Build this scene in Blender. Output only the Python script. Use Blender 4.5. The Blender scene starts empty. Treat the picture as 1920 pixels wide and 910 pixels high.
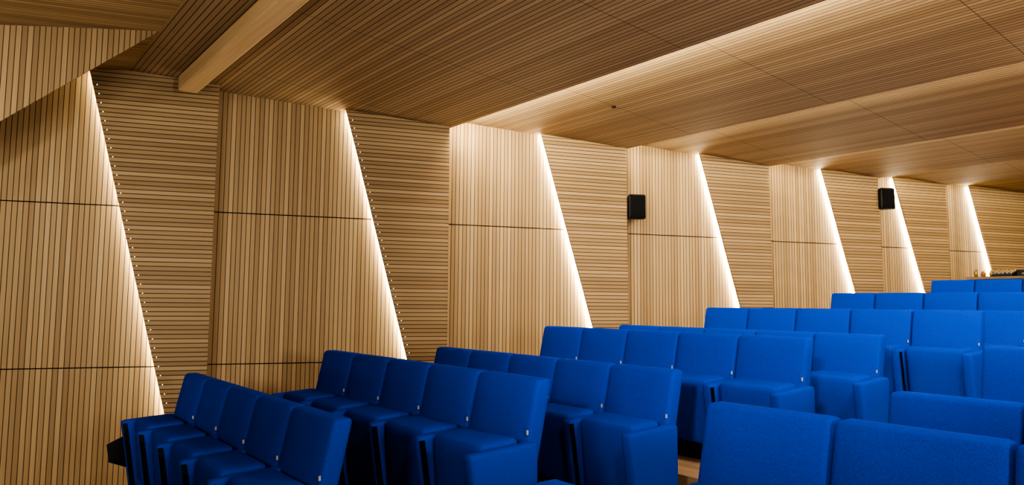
import bpy, bmesh, math, random
from mathutils import Vector, Matrix
random.seed(3)
sc = bpy.context.scene
COL = sc.collection
CZ = 1.45                                   # eye height above the lowest seating tier

# ------------------------------------------------------------------ camera
F_PX = 1350.0
p = math.atan(115/F_PX); r = 0.0092
fh = Vector((-0.788, 0.616, 0)).normalized()
R = Vector((fh.y, -fh.x, 0)); Z = Vector((0,0,1))
Fv = fh*math.cos(p) + Z*math.sin(p)
U = -fh*math.sin(p) + Z*math.cos(p)
cx = R*math.cos(r) + U*math.sin(r); cy = -R*math.sin(r) + U*math.cos(r)
cam = bpy.data.objects.new('camera', bpy.data.cameras.new('camera')); COL.objects.link(cam)
cam.data.sensor_width = 36; cam.data.lens = F_PX/1920*36; cam.data.clip_start = 0.05
M = Matrix((cx, cy, -Fv)).transposed().to_4x4(); M.translation = Vector((0,0,CZ))
cam.matrix_world = M
sc.camera = cam
sc.view_settings.view_transform = 'AgX'
try: sc.view_settings.look = 'AgX - High Contrast'
except Exception: pass
sc.view_settings.exposure = 0.04

# ------------------------------------------------------------------ materials
def nmat(name):
    m = bpy.data.materials.new(name); m.use_nodes = True
    nt = m.node_tree; b = nt.nodes['Principled BSDF']
    return m, nt, b
def N(nt, t, **k):
    n = nt.nodes.new(t)
    for a, v in k.items(): setattr(n, a, v)
    return n
def math_n(nt, op, a, b=None, clamp=False):
    n = nt.nodes.new('ShaderNodeMath'); n.operation = op; n.use_clamp = clamp
    for i, v in enumerate((a, b)):
        if v is None: continue
        if isinstance(v, (int, float)): n.inputs[i].default_value = v
        else: nt.links.new(v, n.inputs[i])
    return n.outputs[0]
def slat_mat(name, pitch, stops, groove=0.1, seam=None, rough=0.6, gcol=(0.05,0.031,0.016), spec=.2):
    m, nt, b = nmat(name)
    tc = N(nt, 'ShaderNodeTexCoord'); sp = N(nt, 'ShaderNodeSeparateXYZ')
    nt.links.new(tc.outputs['UV'], sp.inputs[0])
    u, v = sp.outputs[0], sp.outputs[1]
    un = math_n(nt, 'DIVIDE', u, pitch)
    fl = math_n(nt, 'FLOOR', un); fr = math_n(nt, 'FRACT', un)
    w2 = N(nt, 'ShaderNodeTexWhiteNoise', noise_dimensions='1D'); nt.links.new(fl, w2.inputs['W'])
    cg = N(nt, 'ShaderNodeCombineXYZ')
    nt.links.new(math_n(nt, 'MULTIPLY', u, 160.0), cg.inputs[0])
    nt.links.new(math_n(nt, 'ADD', math_n(nt, 'MULTIPLY', v, 0.9), math_n(nt, 'MULTIPLY', w2.outputs['Value'], 40.0)), cg.inputs[1])
    nz = N(nt, 'ShaderNodeTexNoise'); nz.inputs['Scale'].default_value = 1.0; nz.inputs['Detail'].default_value = 3.0
    nt.links.new(cg.outputs[0], nz.inputs['Vector'])
    fac = math_n(nt, 'ADD', math_n(nt, 'MULTIPLY', w2.outputs['Value'], 0.45), math_n(nt, 'MULTIPLY', nz.outputs['Fac'], 0.55))
    rp = N(nt, 'ShaderNodeValToRGB'); nt.links.new(fac, rp.inputs[0])
    el = rp.color_ramp.elements
    el[0].position = 0.10; el[0].color = (*stops[0], 1); el[1].position = 0.88; el[1].color = (*stops[2], 1)
    e = el.new(0.48); e.color = (*stops[1], 1)
    gm = math_n(nt, 'LESS_THAN', fr, groove)
    smf = None
    if seam:
        smf = math_n(nt, 'MULTIPLY', math_n(nt, 'LESS_THAN', math_n(nt, 'FRACT', math_n(nt, 'DIVIDE', math_n(nt, 'ADD', v, seam[1]), seam[0])), 0.004), 0.7)
        gm = math_n(nt, 'MAXIMUM', gm, smf)
    mx = N(nt, 'ShaderNodeMixRGB'); nt.links.new(gm, mx.inputs[0]); nt.links.new(rp.outputs[0], mx.inputs[1])
    mx.inputs[2].default_value = (*gcol, 1)
    nt.links.new(mx.outputs[0], b.inputs['Base Color'])
    bp = N(nt, 'ShaderNodeBump'); bp.inputs['Strength'].default_value = 0.35; bp.inputs['Distance'].default_value = 0.003
    nt.links.new(math_n(nt, 'SUBTRACT', 1.0, gm), bp.inputs['Height']); nt.links.new(bp.outputs[0], b.inputs['Normal'])
    b.inputs['Roughness'].default_value = rough
    b.inputs['Specular IOR Level'].default_value = spec
    return m
WOOD = ((0.215,0.141,0.071), (0.335,0.228,0.117), (0.44,0.316,0.171))
CROSS = ((0.185,0.120,0.060), (0.29,0.196,0.100), (0.39,0.278,0.150))
CEILW = ((0.235,0.160,0.090), (0.325,0.228,0.131), (0.415,0.300,0.181))
M_VERT = slat_mat('wood_slats_wall', 0.044, WOOD, 0.15)
M_HORZ = slat_mat('wood_slats_cross', 0.042, CROSS, 0.17, gcol=(0.04,0.024,0.012))
M_FASC = slat_mat('wood_slats_bulkhead', 0.038, CROSS, 0.15)
M_CEIL = slat_mat('wood_slats_ceiling', 0.046, CEILW, 0.14, seam=(1.6, 1.8), rough=0.7, spec=.1)

def plain(name, col, rough=0.5, noise=0.0, scale=40.0, bump=0.0, metal=0.0, spec=0.4):
    m, nt, b = nmat(name)
    tc = N(nt, 'ShaderNodeTexCoord'); nz = N(nt, 'ShaderNodeTexNoise')
    nz.inputs['Scale'].default_value = scale; nz.inputs['Detail'].default_value = 4
    nt.links.new(tc.outputs['Object'], nz.inputs['Vector'])
    rp = N(nt, 'ShaderNodeValToRGB'); nt.links.new(nz.outputs['Fac'], rp.inputs[0])
    rp.color_ramp.elements[0].color = (*[c*(1-noise) for c in col], 1); rp.color_ramp.elements[0].position = .3
    rp.color_ramp.elements[1].color = (*[min(1,c*(1+noise)) for c in col], 1); rp.color_ramp.elements[1].position = .7
    nt.links.new(rp.outputs[0], b.inputs['Base Color'])
    b.inputs['Roughness'].default_value = rough; b.inputs['Metallic'].default_value = metal
    b.inputs['Specular IOR Level'].default_value = spec
    if bump:
        bp = N(nt, 'ShaderNodeBump'); bp.inputs['Strength'].default_value = bump; bp.inputs['Distance'].default_value = 0.002
        nt.links.new(nz.outputs['Fac'], bp.inputs['Height']); nt.links.new(bp.outputs[0], b.inputs['Normal'])
    return m
M_BLUE = plain('blue_upholstery', (0.005,0.043,0.37), 0.9, 0.2, 200, 0.35, spec=0.08)
M_BLACK = plain('black_plastic', (0.005,0.005,0.006), 0.5, 0.2, 30, spec=.25)
M_GRILLE = plain('black_grille', (0.006,0.006,0.006), 0.7, 0.6, 300, 0.5, spec=.1)
M_WHITE = plain('white_tag', (0.36,0.36,0.35), 0.6, 0.03)
M_DARK = plain('dark_backing', (0.03,0.018,0.009), 0.9, 0.2)
M_STEEL = plain('grey_metal', (0.16,0.15,0.14), 0.4, 0.1, metal=0.6)
M_RED = plain('amber_plastic', (0.22,0.08,0.03), 0.4, 0.1)
M_BRASS = plain('brass_metal', (0.26,0.17,0.07), 0.4, 0.1, metal=0.5)
def grain_mat(name, c1, c2, sx):
    m, nt, b = nmat(name)
    tc = N(nt, 'ShaderNodeTexCoord'); mp = N(nt, 'ShaderNodeMapping'); mp.inputs['Scale'].default_value = sx
    nz = N(nt, 'ShaderNodeTexNoise'); nz.inputs['Scale'].default_value = 1; nz.inputs['Detail'].default_value = 5
    rp = N(nt, 'ShaderNodeValToRGB')
    nt.links.new(tc.outputs['Object'], mp.inputs[0]); nt.links.new(mp.outputs[0], nz.inputs['Vector']); nt.links.new(nz.outputs['Fac'], rp.inputs[0])
    rp.color_ramp.elements[0].position = .3; rp.color_ramp.elements[0].color = (*c1,1)
    rp.color_ramp.elements[1].position = .7; rp.color_ramp.elements[1].color = (*c2,1)
    nt.links.new(rp.outputs[0], b.inputs['Base Color']); b.inputs['Roughness'].default_value = .5
    return m
M_BEAM = grain_mat('beam_timber', (0.52,0.365,0.19), (0.62,0.455,0.255), (1.2, 30, 30))
M_FLOOR = grain_mat('floor_boards', (0.28,0.18,0.10), (0.40,0.27,0.16), (1.0, 14, 14))
M_DESK = grain_mat('desk_wood', (0.10,0.06,0.03), (0.15,0.095,0.045), (2, 25, 25))
def emit(name, col, s):
    m = bpy.data.materials.new(name); m.use_nodes = True; nt = m.node_tree
    nt.nodes.remove(nt.nodes['Principled BSDF'])
    e = N(nt, 'ShaderNodeEmission'); e.inputs[0].default_value = (*col,1); e.inputs[1].default_value = s
    nt.links.new(e.outputs[0], nt.nodes['Material Output'].inputs[0]); return m
LEDC = (1.0, 0.89, 0.65)
M_LED = emit('led_wall_near', LEDC, 68); M_LED2 = emit('led_wall_far', LEDC, 108); M_PIN = emit('led_pinhole', (1,.92,.75), 2.2)

# ------------------------------------------------------------------ mesh helpers
def link(name, bm, mat, parent=None, smooth=False):
    me = bpy.data.meshes.new(name)
    bmesh.ops.recalc_face_normals(bm, faces=bm.faces[:])
    bm.to_mesh(me); bm.free()
    if smooth:
        for f in me.polygons: f.use_smooth = True
    me.materials.append(mat)
    o = bpy.data.objects.new(name, me); COL.objects.link(o)
    if parent: o.parent = parent
    return o
def empty(name, loc, rz=0):
    o = bpy.data.objects.new(name, None); COL.objects.link(o); o.location = loc; o.rotation_euler = (0,0,rz)
    o.empty_display_size = .1
    return o
def tag(o, label=None, cat=None, group=None, kind=None):
    if label: o['label'] = label
    if cat: o['category'] = cat
    if group: o['group'] = group
    if kind: o['kind'] = kind
    return o
def prism(bm, pts, thick, uvf=None):
    """closed slab: polygon pts swept along thick"""
    uvl = bm.loops.layers.uv.verify()
    a = [bm.verts.new(q) for q in pts]; b = [bm.verts.new(Vector(q)+Vector(thick)) for q in pts]
    fs = [bm.faces.new(a), bm.faces.new(b[::-1])]
    n = len(pts)
    for i in range(n): fs.append(bm.faces.new((a[i], b[i], b[(i+1)%n], a[(i+1)%n])))
    if uvf:
        for f in fs:
            for l in f.loops: l[uvl].uv = uvf(l.vert.co)
def box(bm, x0,x1,y0,y1,z0,z1, uvf=None):
    prism(bm, [Vector((x0,y0,z0)),Vector((x1,y0,z0)),Vector((x1,y1,z0)),Vector((x0,y1,z0))], (0,0,z1-z0), uvf)
def rbox(w,d,h,rad,c=(0,0,0),fn=None,bm=None):
    """rounded, finely gridded box (cushion); fn reshapes each vertex"""
    bm = bm or bmesh.new()
    H = (w/2,d/2,h/2)
    def ax(k): return [-k,-k+.3*rad,-k+rad,-(k-rad)*.5,0,(k-rad)*.5,k-rad,k-.3*rad,k]
    A = [ax(k) for k in H]; V = {}
    def vert(p):
        key = tuple(round(x,6) for x in p)
        if key in V: return V[key]
        q = Vector([max(-H[i]+rad, min(H[i]-rad, p[i])) for i in range(3)])
        dv = Vector(p)-q
        co = q+dv.normalized()*rad if dv.length > 1e-9 else Vector(p)
        co += Vector(c)
        if fn: co = Vector(fn(co))
        V[key] = bm.verts.new(co); return V[key]
    for axis in range(3):
        i,j = [k for k in range(3) if k != axis]
        for s in (-1,1):
            for a in range(8):
                for b in range(8):
                    def P(x,y):
                        q=[0,0,0]; q[axis]=s*H[axis]; q[i]=x; q[j]=y; return tuple(q)
                    bm.faces.new([vert(P(A[i][a],A[j][b])),vert(P(A[i][a+1],A[j][b])),vert(P(A[i][a+1],A[j][b+1])),vert(P(A[i][a],A[j][b+1]))])
    return bm
def lathe(bm, prof, c, n=14):
    rings=[]
    for (rr,z) in prof:
        rings.append([bm.verts.new((c[0]+rr*math.cos(2*math.pi*k/n), c[1]+rr*math.sin(2*math.pi*k/n), c[2]+z)) for k in range(n)])
    for a,b in zip(rings,rings[1:]):
        for k in range(n): bm.faces.new((a[k],a[(k+1)%n],b[(k+1)%n],b[k]))
    bm.faces.new(rings[0][::-1]); bm.faces.new(rings[-1])

# ------------------------------------------------------------------ left wall
WD = Vector((0.2786,1,0)).normalized(); WN = Vector((WD.y,-WD.x,0))
def wp(t, off, z): return Vector((-7.83+0.2786*t, t, z)) + WN*off
def tpar(co): return (co-Vector((-7.83,0,0))).dot(WD)
E = [-2.45, -.25, 2.0, 4.27, 6.44, 8.56, 10.49, 11.83, 14.3]
S = [(-1.32,.255), (.95,.236), (3.2,.254), (5.37,.277), (7.53,.275), (9.51,.29), (10.88,.285), (12.47,.295)]   # t at z=CZ+2.0, drift per metre down
ZB = -.45
bm = bmesh.new(); prism(bm, [wp(-4.2,-.28,ZB),wp(14.6,-.28,ZB),wp(14.6,-.28,4.1),wp(-4.2,-.28,4.1)], -WN*.15)
wall = tag(link('wall_left', bm, M_DARK), 'long side wall clad in alternating vertical and horizontal wood slat panels', kind='structure')
ZT = 3.95; J = (CZ-.617, CZ+.881)
uvV = lambda c: (tpar(c), c.z); uvH = lambda c: (c.z, tpar(c))
where = ['left of the frame','at far left under the hanging bulkhead','beside the timber ceiling beam','just before the nearer speaker','just right of the nearer wall speaker','in the bay between the two speakers','just right of the farther wall speaker','nearest the control desk']
pin_mesh = None
for k in range(8):
    ts, te = E[k], E[k+1]; o0, o1 = -.14, 0.0
    off = lambda t, a=0: o0+(o1-o0)*(t-ts)/(te-ts)+a
    g = .005
    bm = bmesh.new()
    for (z0,z1) in ((ZB,J[0]-g),(J[0]+g,J[1]-g),(J[1]+g,ZT)):
        prism(bm, [wp(ts,off(ts),z0),wp(te,off(te),z0),wp(te,off(te),z1),wp(ts,off(ts),z1)], -WN*.03, uvV)
    tag(link('vertical_slat_panel', bm, M_VERT, wall), 'wood wall panel of upright slats split by level joints')
    st, sl = S[k]
    tS = lambda z: st + sl*(CZ+2.0-z)
    zb = ZB
    if tS(zb) > te-.02: zb = CZ+2.0-(te-.02-st)/sl
    hi = lambda z: .070+.018*(CZ+2.0-z)          # the raised panel leans out a little towards its foot
    bm = bmesh.new()
    prism(bm, [wp(tS(zb),off(tS(zb),hi(zb)),zb),wp(te,off(te,hi(zb)),zb),wp(te,off(te,hi(ZT)),ZT),wp(tS(ZT),off(tS(ZT),hi(ZT)),ZT)], -WN*.03, uvH)
    prism(bm, [wp(te-.03,off(te,hi(ZT)-.035),ZB),wp(te,off(te,hi(ZT)-.035),ZB),wp(te,off(te,hi(ZT)-.035),ZT),wp(te-.03,off(te,hi(ZT)-.035),ZT)], -WN*.24, uvH)
    tag(link('horizontal_slat_panel', bm, M_HORZ, wall), 'wood wall panel of level slats with a slanted lit edge')
    if k == 0: continue
    # slanted LED strip tucked behind the raised panel's edge
    zt = CZ+{1:2.12,2:2.0,3:2.0,4:1.95,5:1.92,6:1.90,7:1.89}[k]; zl = max(zb, .1)
    bm = bmesh.new(); back = .008
    a0, a1 = tS(zl)+back, tS(zt)+back
    A = [wp(a0,off(a0,.036),zl),wp(a0+.012,off(a0,.036),zl),wp(a1+.012,off(a1,.030),zt),wp(a1,off(a1,.030),zt)]
    B = [wp(a0,off(a0,.006),zl),wp(a0+.012,off(a0,.006),zl),wp(a1+.012,off(a1,.006),zt),wp(a1,off(a1,.006),zt)]
    va=[bm.verts.new(q) for q in A]; vb=[bm.verts.new(q) for q in B]
    bm.faces.new(va); bm.faces.new(vb[::-1])
    for i in range(4): bm.faces.new((va[i],vb[i],vb[(i+1)%4],va[(i+1)%4]))
    ls = tag(link('light_strip', bm, M_LED if k < 3 else M_LED2), 'slanted warm white light strip on the side wall, '+where[k], 'light strip', 'slanted wall light strips')
    if k <= 2:
        z = math.ceil((CZ-1.0 if k==1 else CZ-.6)/.084)*.084
        while z < zt-.05:
            t = tS(z)+.035; c = wp(t, off(t,hi(z)+.001), z+.004)
            if pin_mesh is None:
                bm = bmesh.new(); rr=.005
                prism(bm, [WD*rr*math.cos(q*math.pi/3)+Z*rr*math.sin(q*math.pi/3) for q in range(6)], WN*.002)
                po = link('light_pinhole', bm, M_PIN, ls); pin_mesh = po.data
            else:
                po = bpy.data.objects.new('light_pinhole', pin_mesh); COL.objects.link(po); po.parent = ls
            po.location = c
            z += .084

# ------------------------------------------------------------------ ceiling
XL, XR = -8.9, 7.2
bm = bmesh.new(); box(bm, XL, XR, -4.2, 14.6, 4.1, 4.25)
ceil = tag(link('ceiling', bm, M_DARK), 'stepped wood slat ceiling with glowing coves', kind='structure')
uvC = lambda c: (c.y, c.x)
P = [(1.22,2.165,4.27,1.94),(4.27,2.075,6.43,1.907),(6.43,2.04,8.55,1.868),(8.55,1.985,10.5,1.862),(10.5,1.955,11.85,1.86),(11.85,1.94,14.4,1.84)]
for k,(y0,z0,y1,z1) in enumerate(P):
    bm = bmesh.new()
    prism(bm, [Vector((XL,y0,CZ+z0)),Vector((XR,y0,CZ+z0)),Vector((XR,y1,CZ+z1)),Vector((XL,y1,CZ+z1))], (0,0,.03), uvC)
    if k < 5:
        prism(bm, [Vector((XL,y1,CZ+z1)),Vector((XR,y1,CZ+z1)),Vector((XR,y1+.02,CZ+z1)),Vector((XL,y1+.02,CZ+z1))], (0,0,P[k+1][1]-z1), uvC)
    tag(link('ceiling_panel', bm, M_CEIL, ceil), 'broad sloping ceiling panel of fine wood slats')
    if k < 5:
        bm = bmesh.new(); xw = -7.83+.2786*y1+.05
        box(bm, xw, XR-.5, y1+.022, y1+.032, CZ+z1+.02, CZ+z1+.06)
        m = emit('led_cove', LEDC, (170,72,60,52,50)[k])
        tag(link('light_strip', bm, m), ['bright cove light strip in the nearest ceiling step','dim cove light strip in the second ceiling step','dim cove light strip in the third ceiling step','dim cove light strip in the fourth ceiling step','dim cove light strip in the farthest ceiling step'][k], 'light strip', 'ceiling cove light strips')
# front ceiling sloping down to the stage, and the hanging fascia with a raking lower edge
zf = lambda y: CZ+2.165-.1165*(1.22-max(y,-1.4))
bm = bmesh.new()
prism(bm, [Vector((XL,1.22,zf(1.22))),Vector((XL,-1.4,zf(-1.4))),Vector((XR,-1.4,zf(-1.4))),Vector((XR,1.22,zf(1.22)))], (0,0,.03), lambda c:(c.x, c.y))
prism(bm, [Vector((XL,-1.4,zf(-1.4))),Vector((XL,-4.2,zf(-1.4))),Vector((XR,-4.2,zf(-1.4))),Vector((XR,-1.4,zf(-1.4)))], (0,0,.03), lambda c:(c.x, c.y))
tag(link('ceiling_panel', bm, M_VERT, ceil), 'front ceiling panel sloping down to the stage')
fx = lambda y: -6.2+.2786*(y-1.22)
bm = bmesh.new()
def fp(y,z): return Vector((fx(y),y,z))
prism(bm, [fp(1.22,zf(1.22)),fp(-1.0,zf(1.22)-.86*2.22),fp(-4,zf(1.22)-.86*2.22),fp(-4,zf(-4)+.02),fp(-1.4,zf(-1.4)+.02),fp(1.2,zf(1.2)+.02)], -WN*.012, uvV)
tag(link('trim_1', bm, M_FASC), 'hanging wood slat bulkhead with a raking lower edge', kind='structure')
# timber beam
bm = rbox(12.0, .17, .15, .02, (-7.1+6.0, 1.665, CZ+1.95+.075))
tag(link('ceiling_beam', bm, M_BEAM), 'smooth pale timber beam hung below the slatted ceiling', 'beam')

# ------------------------------------------------------------------ other walls and tiered floor
bm = bmesh.new(); box(bm, XR, XR+.15, -4.2, 14.6, ZB, 4.1, lambda c:(c.y,c.z))
tag(link('wall_right', bm, M_VERT), kind='structure')
bm = bmesh.new(); box(bm, XL, XR, 14.4, 14.55, ZB, 4.1, lambda c:(c.x,c.z))
tag(link('wall_back', bm, M_VERT), kind='structure')
bm = bmesh.new(); box(bm, XL, XR, -4.35, -4.2, ZB, 4.1, lambda c:(c.x,c.z))
tag(link('wall_front', bm, M_VERT), kind='structure')
TE = [-4.2,1.78,3.8,5.88,7.96,10.04,14.4]; TZ = [0,.175,.36,.55,.74,.95]
bm = bmesh.new()
for k in range(6): box(bm, XL if k else -6.25, XR, TE[k], TE[k+1], -.5, TZ[k])
box(bm, XL, -6.25, -4.2, 1.78, -.5, -.30)
tag(link('floor', bm, M_FLOOR), 'tiered wooden auditorium floor', kind='structure')

# ------------------------------------------------------------------ seats
SW = .545
cy_back = lambda z: -.025-(.88-z)*.22
def back_fn(c):
    x,y,z = c
    bul = .012*max(0,1-(x/.27)**2)*max(0,1-((z-.63)/.25)**2)
    return (x, y + cy_back(z) - (bul if y < 0 else 0), z)
CXX = .036                      # cushion centre: the armrest takes the left edge of the pitch
def seat_fn(c):
    x,y,z = c
    q = (.575-z)/.46
    y2 = -.315+(y+.315)*(1-.30*q)
    if y < -.315: y2 -= .010*max(0,1-((x-CXX)/.23)**2)*max(0,1-((z-.36)/.22)**2)
    z2 = z + (.015*(y+.44)/.25 if z > .5 else 0)
    return (CXX+(x-CXX)*(1-.06*q), y2, z2)
def arm_fn(xc):
    def f(c):
        x,y,z = c; q = (.565-z)/.54
        return (x+xc, y+(.08*q if y < -.33 else 0), z+(.012*(y+.33)/.22 if z > .5 else 0))
    return f
def make_arm(root, xc, w, front=-.52, plate=True):
    dep = -.14-front
    a = link('armrest', rbox(w,dep,.535,.026,(0,front+dep/2,.2975),arm_fn(xc)), M_BLUE, root, True)
    bm = bmesh.new(); box(bm, xc-w*.45, xc+w*.45, -.40, -.15, 0, .035)
    link('foot', bm, M_BLACK, a)
    if plate:
        bm = bmesh.new(); x = xc+w/2
        prism(bm, [Vector((x,front+.006,.535)),Vector((x,front+.036,.535)),Vector((x,front+.11,.05)),Vector((x,front+.080,.05))], (.006,0,0))
        link('side_plate', bm, M_BLACK, a)
    return a
def make_seat():
    root = empty('theatre_seat', (0,0,0))
    b = link('backrest', rbox(.537,.108,.50,.027,(0,0,.63),back_fn), M_BLUE, root, True)
    bm = bmesh.new(); box(bm, .258,.264, -.149,-.138, .597,.620)
    tag(link('tag', bm, M_WHITE, b), 'small white tag')
    link('seat_cushion', rbox(.452,.26,.46,.04,(CXX,-.315,.345),seat_fn), M_BLUE, root, True)
    bm = bmesh.new(); box(bm, CXX-.215,CXX+.215,-.36,-.10,0,.15)
    link('seat_base', bm, M_BLACK, root)
    make_arm(root, -.2335, .076)
    return root
def copy_tree(o, parent=None):
    c = o.copy(); COL.objects.link(c)
    if parent: c.parent = parent
    for ch in list(o.children): copy_tree(ch, c)
    return c
proto = make_seat(); used = [False]
def place(x, y, z, label, group, sx=1.0):
    if not used[0]: o = proto; used[0] = True
    else: o = copy_tree(proto)
    o.location = (x,y,z); o.scale = (sx,1,1)
    tag(o, label, 'seat', group)
    return o
ordw = ['first','second','third','fourth','fifth']
roww = {1:'front row',2:'second row',3:'third row',4:'fourth row',5:'fifth row',6:'sixth row',7:'seventh row',8:'eighth row',10:'rearmost row'}
rowY = lambda k: 1.60 if k == 1 else 1.52+1.04*(k-1)
tier = lambda k: k//2
LX = {1:(-6.15,.564),2:(-5.69,.551),3:(-5.61,.545),4:(-5.33,.545),5:(-5.33,.545),6:(-5.0,.545),7:(-5.0,.545),8:(-4.66,.545),10:(-4.32,.545)}
NS = {1:5,2:5,3:5,4:5,5:5,6:5,7:5,8:4,10:3}
ends = []; firsts = {}
pos = ['next to the side wall','second from the side wall','in the middle','second from the aisle','at the aisle end']
for k in NS:
    t = tier(k); x0, pw = LX[k]
    for i in range(NS[k]):
        ps = pos[i] if NS[k] == 5 else ordw[i]+' from the side wall'
        o = place(x0+pw*(i+.5), rowY(k), TZ[t], 'blue folding seat '+ps+', '+roww[k]+' of the left block', 'seats in the left block', pw/SW)
        if NS[k] == 5 and i == 4: ends.append(o)
        if i == 0: firsts[k] = o
RX = {1:-1.84,2:-1.88,3:-1.62,4:-1.58}; RN = {1:1,2:3,3:2,4:1}
for k in RN:
    t = tier(k)
    for i in range(RN[k]):
        o = place(RX[k]+SW*(i+.5), rowY(k), TZ[t], 'blue folding seat '+ordw[i]+' from the aisle, '+roww[k]+' of the right block', 'seats in the right block')
# closing armrest on each aisle end
first = None
for o in ends:
    if first is None: first = make_arm(o, SW/2+.043, .08, -.57, False)
    else: copy_tree(first, o)
# folded writing tablet at the wall end of the front row
bm = bmesh.new(); x = -.2715
prism(bm, [Vector((x,-.47,.44)),Vector((x,-.60,.38)),Vector((x,-.58,.25)),Vector((x,-.46,.20))], (.022,0,0))
tag(link('folded_tablet', bm, M_BLACK, firsts[1]), 'black folded writing tablet')

# ------------------------------------------------------------------ wall speakers
def speaker(t, z, label, d, sc_=1.0):
    base = wp(t, -.13, z)
    root = empty('wall_speaker', base, 0)
    tag(root, label, 'speaker', 'wall speakers')
    rot = Matrix.Rotation(math.atan2(-.50,.87)+math.pi/2, 4, 'Z')      # local -Y -> facing direction
    def tr(bm, shift):
        bmesh.ops.transform(bm, matrix=Matrix.Translation(shift)@rot, verts=bm.verts[:]); return bm
    off = WN*d
    def body_fn(c):
        x,y,zz = c; q=(y+.10)/.20
        return (x*(1-.28*max(0,q)), y, zz*(1-.10*max(0,q)))
    link('body', tr(rbox(.22*sc_,.18*sc_,.30*sc_,.025,(0,0,0),body_fn), off), M_BLACK, root, True)
    link('grille', tr(rbox(.18*sc_,.016,.255*sc_,.0075,(0,-.092*sc_,0)), off), M_GRILLE, root, True)
    bm = bmesh.new()
    prism(bm, [WD*-.05+Z*-.07, WD*.05+Z*-.07, WD*.05+Z*.07, WD*-.05+Z*.07], WN*.022)
    prism(bm, [WN*.02+WD*-.02+Z*-.02, WN*.02+WD*.02+Z*-.02, WN*.02+WD*.02+Z*.02, WN*.02+WD*-.02+Z*.02], WN*(d-.1))
    link('bracket', bm, M_BLACK, root)
speaker(6.56, CZ+1.185, 'black loudspeaker bracketed on the wall, nearer the camera', .20, 1.02)
speaker(10.57, CZ+1.55, 'black loudspeaker bracketed far along the wall, by the narrow bays', .22, 1.05)

# small black detector under the ceiling
bm = bmesh.new(); zc = CZ+2.075-.078*(5.2-4.27)
lathe(bm, [(.02,0),(.024,-.010),(.02,-.018),(.008,-.022)], (-5.0,5.2,zc+.002))
tag(link('ceiling_sensor', bm, M_BLACK), 'tiny black sensor on the slatted ceiling', 'sensor')

# ------------------------------------------------------------------ control desk at the back
dz = TZ[5]; top = CZ+.455
desk = empty('control_desk', (-3.62,12.1,dz)); tag(desk, 'wooden control desk behind the rearmost blue seats', 'desk')
bm = bmesh.new(); box(bm, -.62,.9,-.3,.3, top-dz-.035, top-dz); link('desk_top', bm, M_DESK, desk)
bm = bmesh.new(); box(bm, -.58,.86,-.27,-.25, 0, top-dz-.035); link('front_panel', bm, M_DESK, desk)
for x in (-.58,.84):
    bm = bmesh.new(); box(bm, x,x+.02,-.25,.27,0,top-dz-.035); link('side_panel', bm, M_DESK, desk)
mx = empty('audio_mixer', (-3.80,12.0,top)); tag(mx, 'small black audio mixer with rows of knobs on the control desk', 'mixer')
bm = bmesh.new(); prism(bm, [Vector((-.13,-.12,0)),Vector((-.13,.14,0)),Vector((-.13,.14,.09)),Vector((-.13,-.12,.03))], (.26,0,0)); link('body', bm, M_BLACK, mx)
for i in range(5):
    for j in range(3):
        bm = bmesh.new(); y = -.07+.08*j; lathe(bm, [(.016,0),(.016,.025),(.011,.036)], (-.10+.05*i, y, .03+.06*(y+.12)/.26), 8)
        link('knob', bm, M_BRASS if j else M_STEEL, mx)
for i,(x,h,rad,m,lab) in enumerate(((-4.16,.11,.028,M_BRASS,'leftmost brass cup on the control desk near the wall'),(-4.08,.085,.03,M_RED,'amber cup between two brass ones on the control desk'),(-3.99,.10,.026,M_BRASS,'brass cup on the control desk just left of the mixer'))):
    bm = bmesh.new(); lathe(bm, [(rad*.8,0),(rad,h*.5),(rad*.95,h*.7),(rad*.5,h*.85),(rad*.5,h)], (x,11.98+.04*i,top))
    tag(link('cup', bm, m, None, True), lab, 'cup', 'cups on the control desk')
cs = empty('equipment_case', (-3.52,12.05,top)); tag(cs, 'black equipment case at the right of the control desk', 'case')
link('body', rbox(.22,.26,.09,.012,(0,0,.045)), M_BLACK, cs); bm = bmesh.new(); box(bm,-.04,.04,-.145,-.128,.03,.05); link('handle', bm, M_STEEL, cs)

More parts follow.
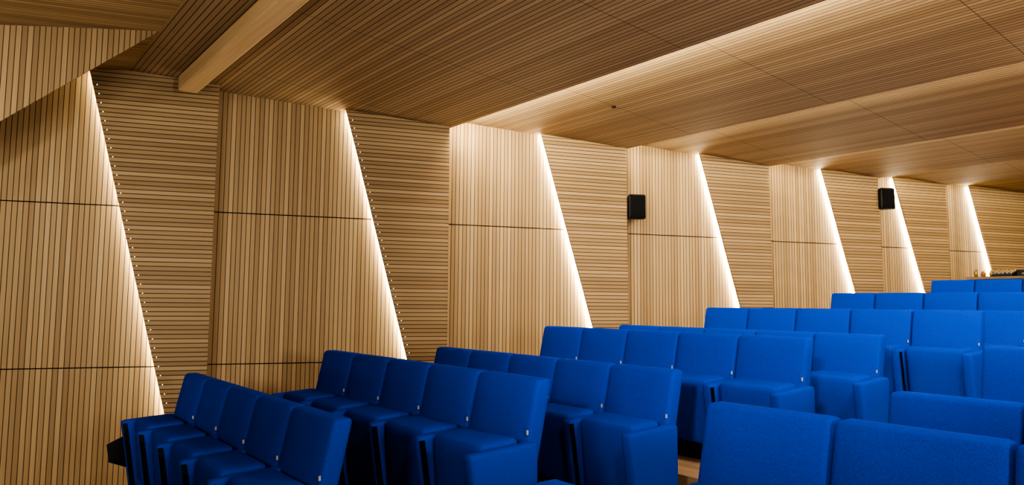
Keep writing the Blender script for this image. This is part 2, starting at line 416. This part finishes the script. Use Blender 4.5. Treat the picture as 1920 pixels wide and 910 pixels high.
# ------------------------------------------------------------------ lamps and added fill lights
LC = (1,.94,.83)
def area(name, loc, target, size, power, col=LC):
    l = bpy.data.lights.new(name,'AREA'); l.shape='DISK'; l.size=size; l.energy=power; l.color=col
    o = bpy.data.objects.new(name,l); COL.objects.link(o); o.location=loc
    o.rotation_euler = (Vector(target)-Vector(loc)).to_track_quat('-Z','Y').to_euler()
def spot(name, loc, target, ang, power, blend=.6, rad=.2, col=LC):
    l = bpy.data.lights.new(name,'SPOT'); l.spot_size=math.radians(ang); l.spot_blend=blend; l.energy=power; l.color=col; l.shadow_soft_size=rad
    o = bpy.data.objects.new(name,l); COL.objects.link(o); o.location=loc
    o.rotation_euler = (Vector(target)-Vector(loc)).to_track_quat('-Z','Y').to_euler()
spot('stage_wash', (-1.0,-2.0,1.75), (-7.6,-.1,1.2), 56, 620, .9)          # wall bay nearest the stage
area('stage_fill', (-.8,-3.2,2.4), (-5.0,3.0,.9), .8, 66)  # unseen soft fill added for the seat fronts
spot('stage_spot', (1.0,-3.0,2.9), (-5.2,8.0,3.0), 44, 1600, .7)
spot('front_ceiling_fill', (-3.0,-2.2,.8), (-5.6,1.0,3.6), 85, 260, .8)  # added upward fill, no fixture: brightens the front ceiling and beam
for (y,pw,ty) in ((2.4,90,4.4),(5.0,300,6.4),(8.0,310,8.8),(11.0,250,11.6)):
    spot('wall_fill', (4.2,y,3.0), (-5.6,ty,4.4), 70, pw)          # unseen fill added to even out the wall; aimed high, grazes over the seats
for (x,y,pw,tx) in ((3.0,1.2,560,-3.4),(3.4,5.0,270,-1.8),(3.2,8.4,180,-1.8)):
    spot('ceiling_fill', (x,y,1.7), (tx,y+1.0,4.1), 84, pw, .8)  # unseen fill added to lift the dark ceiling panels
for (x,y,pw) in ((-.3,1.2,48),(-.9,4.0,52),(-1.3,6.2,36),(-1.8,8.9,31)):
    area('ceiling_spot', (x,y,3.36), (x-1.4,y+.1,.6), .35, pw)
w = bpy.data.worlds.new('world'); sc.world = w; w.use_nodes = True
w.node_tree.nodes['Background'].inputs[0].default_value = (1,.8,.55,1); w.node_tree.nodes['Background'].inputs[1].default_value = .05
